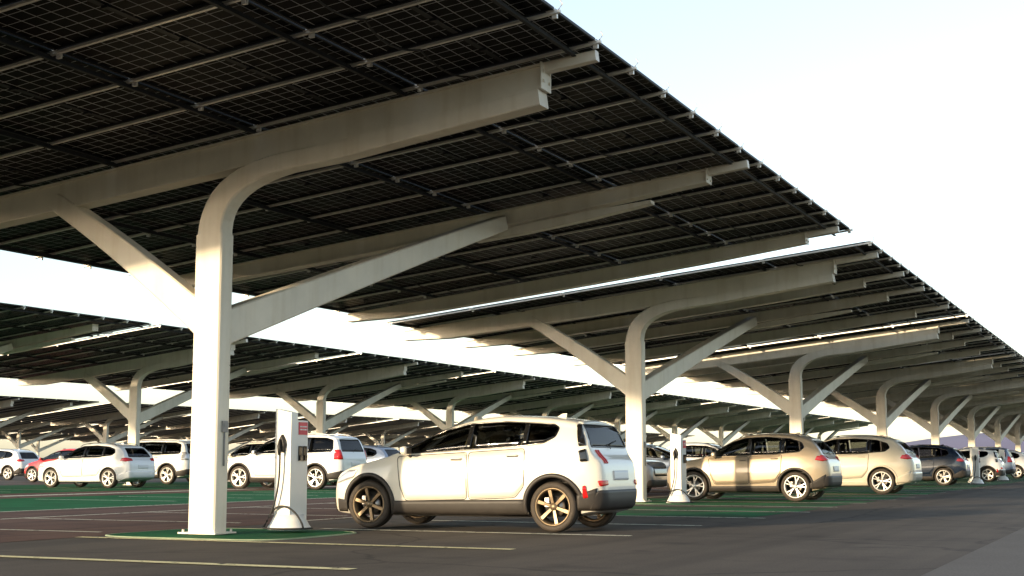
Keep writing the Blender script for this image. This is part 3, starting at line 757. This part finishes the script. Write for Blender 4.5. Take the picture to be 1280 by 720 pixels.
def column_mb():
    b = MB()
    b.sweep([(0, 0, .0), (0, 0, 2.235)], (.43, .28), (1, 0, 0))
    b.sweep([(0, 0, 2.235), (0, 0, 2.245)], (.415, .265), (1, 0, 0))
    b.sweep([(0, 0, 2.245), (0, 0, 4.0)], [(.43, .28), (.43, .28)], (1, 0, 0))
    b.box((0, 0, .03), (.60, .46, .02)); 
    for sx in (-.25, .25):
        for sy in (-.18, .18): b.lathe([(.001, .075), (.018, .075), (.018, .04)], 6, 'z', c=(sx, sy, 0))
    return b
def bezier(P, n):
    out = []
    for i in range(n+1):
        t = i/n; Q = [Vector(p) for p in P]
        while len(Q) > 1: Q = [Q[k]*(1-t)+Q[k+1]*t for k in range(len(Q)-1)]
        out.append(Q[0])
    return out
def arm_mb():
    b = MB()
    p1 = bezier([(0, 0, 3.95), (0, 0, 4.45), (.28, 0, 4.78), (1.2, 0, 4.90)], 10)
    p2 = [(x, 0, zpan(x)-.09-.39-.12+.10*(x-1.2)/3.6) for x in (2.0, 3.0, 4.0, 4.85)]
    pts = p1+[Vector(p) for p in p2]; n = len(pts)
    sz = [(.275, .40-.19*min(1, i/(n-3))) for i in range(n)]
    b.sweep(pts, sz, (0, 1, 0))
    return b
def left_branch_mb():
    b = MB(); z1 = zpan(-2.9)-.09-.40
    pts = bezier([(-.05, 0, 2.80), (-.85, 0, 3.42), (-1.65, 0, 4.00), (-2.75, 0, z1+.15)], 8)
    b.sweep(pts, [(.27, .42-.16*i/8) for i in range(9)], (0, 1, 0))
    return b
def right_branch_mb(dy):
    b = MB(); z1 = zpan(1.1)-.33
    pts = bezier([(.02, .05, 2.72), (.35, dy*.34, 3.55), (.75, dy*.7, 4.45), (1.15, dy-.17, z1)], 8)
    b.sweep(pts, [(.27, .46-.20*i/8) for i in range(9)], (1, -.15, 0))
    return b
def knee_mb(dy):
    b = MB()
    pts = [(x, 0, zpan(x)-.50+.05*(x-1)/3.0) for x in (.6, 1.6, 2.8, 3.9)]
    b.sweep(pts, [(.2, .10), (.2, .16), (.2, .14), (.2, .06)], (0, 1, 0))
    return b
def purlin_mb(L, x):
    b = MB(); z = zpan(x)-.05
    b.sweep([(x, 0, z), (x, L, z)], (.035, .06), (1, 0, 0)); b.sweep([(x+.02, 0, z-.03), (x+.02, L, z-.03)], (.05, .010), (1, 0, 0))
    return b
def rail_mb():
    b = MB(); b.sweep([(W_L-.03, 0, zpan(W_L)-.016), (W_H+.05, 0, zpan(W_H+.05)-.016)], (.045, .034), (0, 1, 0))
    for i in range(6):
        x = W_L+i*PL+(.06 if i == 0 else 0)-(.06 if i == 5 else 0)
        b.box((x, 0, zpan(x)+.01), (.11, .075, .02)); b.box((x+.03, .03, zpan(x)-.045), (.06, .035, .05))
    x = W_H+.02
    b.tube([(x, 0, zpan(x)), (x+.05, .01, zpan(x)+.07), (x+.02, .02, zpan(x)+.12)], .008, 5)
    return b
def cable_mb(n, x):
    b = MB(); rr = random.Random(n+int(x*10)); pts = []
    for i in range(n):
        sag = rr.uniform(.03, .11); dx = rr.uniform(-.06, .06)
        for q in range(6):
            t = q/6; pts.append((x+dx*math.sin(PI*t), (i+t)*PW, zpan(x)-.045-sag*4*t*(1-t)))
    pts.append((x, n*PW, zpan(x)-.045)); b.tube(pts, .013, 5)
    return b
def edge_mb(L):
    b = MB(); b.sweep([(W_H-.06, 0, zpan(W_H)-.055), (W_H-.06, L, zpan(W_H)-.055)], (.04, .07), (1, 0, 0)); return b

def canopy(xc, yc, y0, n, rafters, label='', group='', detail=2, second=6.8, sc_z=1.0, pdx=0.0):
    """one bay: column line xc, column at yc, modules from y0, n modules long"""
    root = empty('solar_canopy', (xc, yc, 0)); root.scale = (1, 1, sc_z); pdz = SLOPE*pdx
    L = n*PW; r0 = y0-yc
    def part(name, key, fn, mats, loc=(0, 0, 0)):
        return link(name, shared(key, fn, mats), root, loc)
    col = part('column', ('column',), column_mb, STEEL)
    part('curved_arm', ('curved_arm',), arm_mb, STEEL)
    part('branch', ('branch',), left_branch_mb, STEEL)
    part('branch', ('branch_long', round(second, 2)), lambda: right_branch_mb(second), STEEL)
    part('haunch', ('haunch',), lambda: knee_mb(second), STEEL, (0, second, 0))
    part('rafter', ('rafter', 1), lambda: rafter_mb(.39), STEEL)
    part('outrigger', ('outrigger',), outrigger_mb, STEEL, (pdx, 0, pdz))
    for ry in rafters:
        part('rafter', ('rafter', 2), lambda: rafter_mb(.27), STEEL, (0, ry-yc, 0))
        if detail > 1: part('outrigger', ('outrigger',), outrigger_mb, STEEL, (pdx, ry-yc, pdz))
    if detail > 0:
        for k, x in enumerate([W_L+.35+i*(W_H-W_L-.7)/5 for i in range(6)]):
            part('purlin', ('purlin', n, k), lambda: purlin_mb(L, x), DARKSTEEL, (pdx, r0, pdz))
        for k, x in enumerate((-3.2, 3.9)): part('cable', ('cable', n, k), lambda: cable_mb(n, x), BLACK, (pdx, r0, pdz))
        for i in range(n+1): part('rail', ('rail',), rail_mb, ALU, (pdx, r0+i*PW, pdz))
        for i in range(n):
            for j in range(5):
                if (round(yc), i, j) in SKIP: continue
                o = link('solar_panel', PANEL, root)
                dx = W_L+(j+.5)*PL; o.location = (dx+pdx, r0+(i+.5)*PW, zpan(dx)+.004+pdz)
                o.rotation_euler = (random.uniform(-.004, .004), -ang+random.uniform(-.004, .004), 0)
    else:
        def deck():
            b = MB(); l = PL/math.cos(ang)-.03
            M = Matrix.Rotation(-ang, 3, 'Y')
            for i in range(n):
                dx = (W_L+W_H)/2; b.box((dx, (i+.5)*PW, zpan(dx)+.02), ((W_H-W_L)/math.cos(ang), PW-.05, .035), 0, M)
            return b
        part('solar_deck', ('solar_deck', n), deck, FRAME, (0, r0, 0))
        def rails():
            b = MB()
            for i in range(n+1): b.sweep([(W_L, i*PW, zpan(W_L)-.03), (W_H, i*PW, zpan(W_H)-.03)], (.06, .05), (0, 1, 0))
            return b
        o = part('rail', ('rail_far', n), rails, ALU, (0, r0, 0))
    # little cabinet fixed to the column
    if detail > 0:
        b = MB(); b.box((.225, .02, 1.42), (.03, .11, .15)); b.box((.243, .02, 1.44), (.008, .07, .05)); b.tube([(.225, .02, 1.36), (.225, .02, .9)], .012, 6)
        b.build('junction_box', GREYBOX, root)
    tag(root, label, 'solar canopy', group)
    return root
SKIP = set()
ga = 'bays of the near solar canopy row'
words_ = ['second', 'third', 'fourth', 'fifth', 'sixth', 'seventh', 'eighth', 'ninth', 'tenth', 'eleventh', 'twelfth', 'thirteenth', 'fourteenth']
canopy(-11.5, 15.3, 7.65, 18, [9.2, 22.1, 29.2], 'nearest solar canopy bay on a branching cream column, filling the top left of the photo', ga)
for k in range(11):
    yc = 32+16.42*k
    canopy(-11.5, yc, yc+(-1.15 if k == 0 else -.75), 13, [yc+3.5, yc+6.8, yc+11.6], sc_z=.962, pdx=.30, label='%s solar canopy bay from the front in the near row%s' % (words_[k], ['', ', over the ivory crossover', ', over the dark navy car'][k] if k < 3 else ''), group=ga, detail=2 if k < 6 else 0)
gb = 'bays of the second solar canopy row'
for k in range(11):
    yc = 32.2+14.3*k
    canopy(-38.8, yc, yc-5.5, 11, [yc+6.2], '%s bay from the left in the second solar canopy row%s' % ((['leftmost']+words_)[k], ', above the people carrier' if k == 1 else ''), gb, detail=1 if k < 6 else 0, second=6.2)
names = ['third', 'fourth', 'fifth']
for r_, (xc, ya, nb) in enumerate(((-85.6, 66, 12), (-121, 92, 12), (-160, 120, 12))):
    for k in range(nb):
        yc = ya+16.4*k
        canopy(xc, yc, yc-6, 12, [yc+6.5], '%s bay from the left in the %s solar canopy row, far behind the white cars' % ((['leftmost']+words_)[k], names[r_]), 'bays of the %s solar canopy row' % names[r_], detail=0, second=6.5)

# ------------------------------------------------------------------ chargers
def make_charger():
    root = empty('charging_post')
    b = MB()   # main slab, slanted top: local +x is towards the driving lane
    w, d = .25, .16
    b.loft([[(-w/2, -d/2, .1), (w/2, -d/2, .1), (w/2, d/2, .1), (-w/2, d/2, .1)], [(-w/2, -d/2, 1.62), (w/2, -d/2, 1.57), (w/2, d/2, 1.57), (-w/2, d/2, 1.62)]], 0, False, True)
    bm = b.build('cabinet', WHITEP, root)
    b = MB(); b.box((.01, d/2+.132, .78), (.22, .26, 1.38)); b.build('side_cabinet', WHITEP, root)
    b = MB(); b.box((.124, d/2+.135, 1.36), (.010, .21, .17)); s = b.build('sign_panel', SIGNRED, root)
    b = MB()
    random.seed(3)
    for zz in (1.385, 1.345):
        y = d/2+.05
        while y < d/2+.21:
            ww = random.uniform(.012, .03); b.box((.131, y+ww/2, zz), (.004, ww, .018)); y += ww+.01
    b.build('mark', PLATE, s)
    for yy in (d/2+.07, d/2+.18):
        b = MB(); b.box((.127, yy, 1.02), (.02, .08, .20)); b.box((.14, yy, .96), (.03, .06, .07)); b.build('socket', TRIM, root)
    b = MB(); b.lathe([(.30, .0), (.30, .02), (.27, .06), (.225, .14), (.20, .20), (.001, .20)], 28, 'z', c=(.01, .09, 0)); b.build('base_skirt', WHITEP, root)
    # holster and gun on the face towards -Y
    y = -d/2
    b = MB(); b.loft([[(x*s_+.0, y-.001, 1.15+z) for x, z in ((0, .13), (.045, .05), (.06, -.02), (.035, -.12), (-.035, -.12), (-.06, -.02), (-.045, .05))] for s_ in (1,)]+[[(x*.8, y-.06, 1.15+z*.85) for x, z in ((0, .13), (.045, .05), (.06, -.02), (.035, -.12), (-.035, -.12), (-.06, -.02), (-.045, .05))]], 0, False, True)
    b.tube([(0, y-.05, 1.20), (0, y-.10, 1.12), (0, y-.08, 1.0)], .022, 8)
    b.build('connector', BLACK, root)
    b = MB()
    pts = bezier([(0, y-.07, 1.02), (0, y-.07, .8), (.01, y-.06, .5), (-.10, y-.06, .25), (-.20, y-.10, .06)], 14)
    pts += bezier([(-.20, y-.10, .05), (-.26, y-.16, .02), (-.10, y-.30, .02), (.25, y-.26, .02), (.42, y-.10, .02), (.36, y+.2, .02)], 14)
    b.tube(pts, .013, 8)
    pts = bezier([(-.16, y-.05, .16), (-.1, y-.06, .34), (.05, y-.05, .36), (.2, y-.04, .34), (.33, y-.02, .14), (.36, y-.02, .03)], 12); b.tube(pts, .014, 8)
    b.build('cable', BLACK, root)
    return root
ch = make_charger(); index_kids()
spots = [(-10.82, 16.10, 'white charging post with red sign and hanging black cable standing beside the nearest column'),
         (-10.35, 31.6, 'white charging post at the nose of the champagne crossover by the second column'),
         (-10.9, 48.2, 'white charging post hidden behind the ivory crossover by the third column'),
         (-7.4, 64.0, 'white charging post just right of the dark navy car'),
         (-8.2, 69.9, 'white charging post between the dark navy car and the white hatchback'),
         (-7.6, 77.0, 'white charging post right of the far white hatchback'),
         (-8.6, 84.6, 'white charging post near the right edge beside the blue grey sport utility'),
         (-31.7, 61.0, 'white charging post under the second row behind the large white sport utility')]
for i, (x, y, lb) in enumerate(spots):
    c = ch if i == 0 else copy_tree(ch)
    c.location = (x, y, .05 if i == 0 else .01); tag(c, lb, 'charging post', 'ev charging posts')

# ------------------------------------------------------------------ ground
def ground_mat(name, c1, c2, scale=.25, rough=.85, bump=.4, extra=None, spec=.3):
    m, nt, b, out = new_mat(name); N = nt.nodes.new; Lk = nt.links.new
    tc = N('ShaderNodeTexCoord')
    n1 = N('ShaderNodeTexNoise'); n1.inputs['Scale'].default_value = scale; n1.inputs['Detail'].default_value = 10; n1.inputs['Roughness'].default_value = .62
    n2 = N('ShaderNodeTexNoise'); n2.inputs['Scale'].default_value = 45; n2.inputs['Detail'].default_value = 3
    for n in (n1, n2): Lk(tc.outputs['Object'], n.inputs['Vector'])
    r = N('ShaderNodeValToRGB'); r.color_ramp.elements[0].position = .35; r.color_ramp.elements[1].position = .66
    r.color_ramp.elements[0].color = (*c1, 1); r.color_ramp.elements[1].color = (*c2, 1); Lk(n1.outputs['Fac'], r.inputs[0])
    mx = N('ShaderNodeMix'); mx.data_type = 'RGBA'; mx.blend_type = 'MULTIPLY'; mx.inputs[0].default_value = .6
    r2 = N('ShaderNodeValToRGB'); r2.color_ramp.elements[0].position = .3; r2.color_ramp.elements[1].position = .6
    r2.color_ramp.elements[0].color = (.55, .55, .55, 1); r2.color_ramp.elements[1].color = (1.15, 1.15, 1.15, 1); Lk(n2.outputs['Fac'], r2.inputs[0])
    Lk(r.outputs[0], mx.inputs[6]); Lk(r2.outputs[0], mx.inputs[7]); Lk(mx.outputs[2], b.inputs['Base Color'])
    b.inputs['Roughness'].default_value = rough; b.inputs['Specular IOR Level'].default_value = spec
    bp = N('ShaderNodeBump'); bp.inputs['Strength'].default_value = bump; bp.inputs['Distance'].default_value = .004
    Lk(n2.outputs['Fac'], bp.inputs['Height']); Lk(bp.outputs[0], b.inputs['Normal'])
    return m, nt, b
ASPH, _nt, _b = ground_mat('asphalt', (.066, .052, .041), (.098, .079, .063))
def weather(nt, b, stain=.5):
    N = nt.nodes.new; Lk = nt.links.new
    src = b.inputs['Base Color'].links[0].from_socket
    tc = N('ShaderNodeTexCoord')
    v = N('ShaderNodeTexVoronoi'); v.feature = 'DISTANCE_TO_EDGE'; v.inputs['Scale'].default_value = .32
    nz = N('ShaderNodeTexNoise'); nz.inputs['Scale'].default_value = 1.3; nz.inputs['Detail'].default_value = 6; Lk(tc.outputs['Object'], nz.inputs['Vector'])
    ad = N('ShaderNodeMix'); ad.data_type = 'VECTOR'; ad.inputs[0].default_value = .35; Lk(tc.outputs['Object'], ad.inputs[4]); Lk(nz.outputs['Color'], ad.inputs[5]); Lk(ad.outputs[1], v.inputs['Vector'])
    cr = N('ShaderNodeValToRGB'); cr.color_ramp.elements[0].position = .0; cr.color_ramp.elements[1].position = .010
    cr.color_ramp.elements[0].color = (.45, .45, .45, 1); cr.color_ramp.elements[1].color = (1, 1, 1, 1); Lk(v.outputs['Distance'], cr.inputs[0])
    n = N('ShaderNodeTexNoise'); n.inputs['Scale'].default_value = .9; n.inputs['Detail'].default_value = 5; Lk(tc.outputs['Object'], n.inputs['Vector'])
    sr = N('ShaderNodeValToRGB'); sr.color_ramp.elements[0].position = .27; sr.color_ramp.elements[1].position = .42
    sr.color_ramp.elements[0].color = (stain, stain, stain, 1); sr.color_ramp.elements[1].color = (1, 1, 1, 1); Lk(n.outputs['Fac'], sr.inputs[0])
    mp = N('ShaderNodeMapping'); mp.inputs['Scale'].default_value = (1.6, .04, 1); Lk(tc.outputs['Object'], mp.inputs['Vector'])
    t = N('ShaderNodeTexNoise'); t.inputs['Scale'].default_value = 1; t.inputs['Detail'].default_value = 4; Lk(mp.outputs[0], t.inputs['Vector'])
    tr = N('ShaderNodeValToRGB'); tr.color_ramp.elements[0].position = .36; tr.color_ramp.elements[1].position = .58
    tr.color_ramp.elements[0].color = (.74, .74, .74, 1); tr.color_ramp.elements[1].color = (1.08, 1.08, 1.08, 1); Lk(t.outputs['Fac'], tr.inputs[0])
    for q in (cr, sr, tr):
        m = N('ShaderNodeMix'); m.data_type = 'RGBA'; m.blend_type = 'MULTIPLY'; m.inputs[0].default_value = 1
        Lk(src, m.inputs[6]); Lk(q.outputs[0], m.inputs[7]); src = m.outputs[2]
    Lk(src, b.inputs['Base Color'])
weather(_nt, _b)
PINK, _nt, _b = ground_mat('worn_reddish_paving', (.105, .058, .044), (.155, .090, .068), .4, spec=.15); weather(_nt, _b, .6)
CONC = ground_mat('pale_asphalt', (.095, .083, .074), (.125, .113, .103), .3)[0]
GREEN = ground_mat('green_surfacing', (.005, .080, .025), (.010, .14, .044), .8, spec=.12)[0]
GREEN2 = ground_mat('worn_green_surfacing', (.030, .070, .036), (.020, .19, .065), .5, spec=.15)[0]
SAND = ground_mat('far_ground', (.16, .14, .12), (.24, .21, .17), .02)[0]
def line_mat(name, c, wear):
    m, nt, b = ground_mat(name, c, tuple(x*.85 for x in c), 1.5, .7, .2)
    N = nt.nodes.new; Lk = nt.links.new
    out = [n for n in nt.nodes if n.type == 'OUTPUT_MATERIAL'][0]
    tc = N('ShaderNodeTexCoord'); n = N('ShaderNodeTexNoise'); n.inputs['Scale'].default_value = 7; n.inputs['Detail'].default_value = 8; Lk(tc.outputs['Object'], n.inputs['Vector'])
    cr = N('ShaderNodeValToRGB'); cr.color_ramp.elements[0].position = wear; cr.color_ramp.elements[1].position = wear+.06
    Lk(n.outputs['Fac'], cr.inputs[0])
    t = N('ShaderNodeBsdfTransparent'); mx = N('ShaderNodeMixShader'); Lk(cr.outputs[0], mx.inputs[0]); Lk(t.outputs[0], mx.inputs[1]); Lk(b.outputs[0], mx.inputs[2]); Lk(mx.outputs[0], out.inputs[0])
    return m
LINE = line_mat('worn_line_paint', (.85, .83, .66), .36)
LINE_SUN = line_mat('sunlit_line_paint', (.85, .76, .42), .33)  # front lines: yellow of the low sun put into the paint colour

def sheet(name, x0, x1, y0, y1, z, mat, kind='structure', nx=1, ny=1):
    b = MB(); n = 0
    b.v = [Vector((x0, y0, z)), Vector((x1, y0, z)), Vector((x1, y1, z)), Vector((x0, y1, z))]; b.face((0, 1, 2, 3))
    o = b.build(name, mat, recalc=False); tag(o, kind=kind); return o
sheet('ground', -3500, 3500, -900, 4500, -.012, SAND)
sheet('car_park', -190, 60, -40, 330, 0, ASPH)
sheet('road', -1.9, 9, -40, 330, .004, CONC)
sheet('paving', -20.3, -12.6, -30, 330, .004, PINK)
sheet('green_bay', -27.6, -20.4, -30, 330, .004, GREEN)
sheet('green_bay', -43.5, -32.0, -30, 330, .004, GREEN)
sheet('paving', -31.9, -27.7, -30, 330, .004, PINK)
# green surfacing of the charging bays in the near row
for k in range(30):
    yl = 23.7+3.2*k
    sheet('green_bay', -12.5, -6.5+.05*math.sin(k*2.3), yl+.25, yl+(2.2 if k % 2 else 2.85), .004, GREEN2)
# painted lines: real strips, one object each would be countable marks on the ground -> part of the ground setting
def line(x0, x1, y, w, z=.008, mat=None, skew=0):
    b = MB(); b.v = [Vector((x0, y-w/2+skew, z)), Vector((x1, y-w/2, z)), Vector((x1, y+w/2, z)), Vector((x0, y+w/2+skew, z))]; b.face((0, 1, 2, 3))
    o = b.build('painted_line', mat or LINE, recalc=False); tag(o, kind='structure'); return o
line(-16.5, -6.55, 7.7, .12, mat=LINE_SUN)
line(-16.5, -6.6, 10.9, .18, mat=LINE_SUN)
line(-12.6, -6.5, 14.1, .17, mat=LINE_SUN)
line(-11.0, -6.3, 17.3, .16)
for k in range(3, 36): line(-11.3, -6.25+.1*math.sin(k*1.7), 10.9+3.2*k, .15)
for k in range(-3, 40):
    line(-17.6, -13.2, 18.4+3.2*k, .11)
    if k > 2: line(-26.5, -22.0, 18.4+3.2*k, .11); line(-38.0, -33.6, 18.4+3.2*k, .11)
def yline(x, y0, y1, w, z=.008, mat=None):
    b = MB(); b.v = [Vector((x-w/2, y0, z)), Vector((x+w/2, y0, z)), Vector((x+w/2, y1, z)), Vector((x-w/2, y1, z))]; b.face((0, 1, 2, 3))
    o = b.build('painted_line', mat or LINE, recalc=False); tag(o, kind='structure')
yline(-17.7, -20, 200, .12); yline(-12.75, 18.6, 200, .10); yline(-29.6, 0, 200, .5); yline(-20.3, 0, 200, .12)

# island round the nearest column: turf inside a rounded pale kerb
def island(xc, yc, hx, hy):
    pts = [(xc+hx*math.copysign(abs(math.cos(q))**.45, math.cos(q)), yc+hy*math.copysign(abs(math.sin(q))**.45, math.sin(q))) for q in [2*PI*j/48 for j in range(48)]]
    b = MB(); rings = [[(xc+(x-xc)*s_, yc+(y-yc)*s_, z) for x, y in pts] for s_, z in ((1.0, .0), (.995, .012), (.975, .014), (.97, .005))]
    b.loft(rings, 0, True, False); o = b.build('kerb', CONCK); tag(o, kind='structure')
    b = MB(); b.v = [Vector((xc+(x-xc)*.962, yc+(y-yc)*.972, .010)) for x, y in pts]; b.face(range(48)); o = b.build('island', GREEN, recalc=False); tag(o, kind='structure')
CONCK = pbr('kerb_concrete', (.34, .42, .26), .8, var=.3, vscale=5, bump=.3)
island(-11.3, 15.6, 1.45, 1.25)
for k in range(8): island(-11.4, 31.7+16.42*k, .9, 1.0)
# grass blades on the nearest island
def blades(name, spots_, mat):
    b = MB()
    for x, y, h in spots_:
        q = random.uniform(0, 2*PI); dx, dy = math.cos(q)*.006, math.sin(q)*.006; lx, ly = random.uniform(-.03, .03), random.uniform(-.03, .03)
        n = len(b.v); b.v += [Vector((x-dx, y-dy, .014)), Vector((x+dx, y+dy, .014)), Vector((x+lx, y+ly, .014+h))]; b.face((n, n+1, n+2))
    o = b.build(name, mat, recalc=False); return o
TURF = pbr('grass', (.012, .075, .02), .8, c2=(.02, .10, .02), vscale=3)
random.seed(5)
# pale hills beyond the car park
HILL = pbr('hazed_hill', (.20, .18, .26), .95, c2=(.17, .155, .22), vscale=.004)  # lavender grey is distance haze mixed into the hill colour
def hills():
    b = MB(); n = 90; rings = []
    for k, (rad, hh) in enumerate(((1500, 0), (1650, .7), (1900, 1.0), (2300, .55), (2700, 0))):
        ring = []
        for i in range(n+1):
            a = R(-75)+R(150)*i/n
            h = (26+8*math.sin(a*7+1)+5*math.sin(a*17+2)+3*math.sin(a*39))*min(1, max(.12, (a-R(-19))/R(6)))
            ring.append(Vector((rad*math.sin(a), rad*math.cos(a), -1+max(4, h)*hh*rad/1500)))
        rings.append(ring)
    b.loft(rings, 0, True, False, close=False); o = b.build('hills', HILL); tag(o, kind='structure')
hills()

# ------------------------------------------------------------------ remove unused templates
for k, t in TPL.items():
    if k not in used:
        for o in list(t.children_recursive)+[t]: bpy.data.objects.remove(o)

# ------------------------------------------------------------------ camera, light, view
cam = bpy.data.cameras.new('camera'); co = bpy.data.objects.new('camera', cam); COL.objects.link(co)
co.location = (0, 0, .95); co.rotation_euler = (R(90+7.1), 0, R(24.8)); cam.sensor_width = 36; cam.lens = 49.2; cam.clip_end = 8000; cam.clip_start = .05
scn.camera = co
EL = 7.8; AZ = 24.0    # sun comes from -Y turned AZ degrees towards -X
d = Vector((-math.sin(R(AZ))*math.cos(R(EL)), -math.cos(R(AZ))*math.cos(R(EL)), math.sin(R(EL))))
sun = bpy.data.lights.new('sun', 'SUN'); sun.energy = 2.3; sun.angle = R(2.0); sun.color = (1, .78, .50)
so = bpy.data.objects.new('sun', sun); COL.objects.link(so); so.rotation_euler = d.to_track_quat('Z', 'Y').to_euler(); so.location = (0, -20, 30)
w = bpy.data.worlds.new('World'); scn.world = w; w.use_nodes = True; nt = w.node_tree
bg = nt.nodes['Background']; sky = nt.nodes.new('ShaderNodeTexSky'); sky.sky_type = 'NISHITA'; sky.sun_disc = False
sky.sun_elevation = R(EL); sky.sun_rotation = math.atan2(d.x, d.y); sky.dust_density = .8; sky.ozone_density = 1.8; sky.air_density = 1.0; sky.altitude = 0
hs = nt.nodes.new('ShaderNodeHueSaturation'); hs.inputs['Saturation'].default_value = .62
nt.links.new(sky.outputs[0], hs.inputs['Color']); nt.links.new(hs.outputs[0], bg.inputs[0]); bg.inputs[1].default_value = .15
scn.view_settings.view_transform = 'Standard'; scn.view_settings.look = 'None'; scn.view_settings.exposure = 1.54; scn.view_settings.gamma = 1
scn.cycles.use_denoising = True; scn.cycles.max_bounces = 8; scn.cycles.transparent_max_bounces = 16; scn.cycles.caustics_reflective = False; scn.cycles.caustics_refractive = False
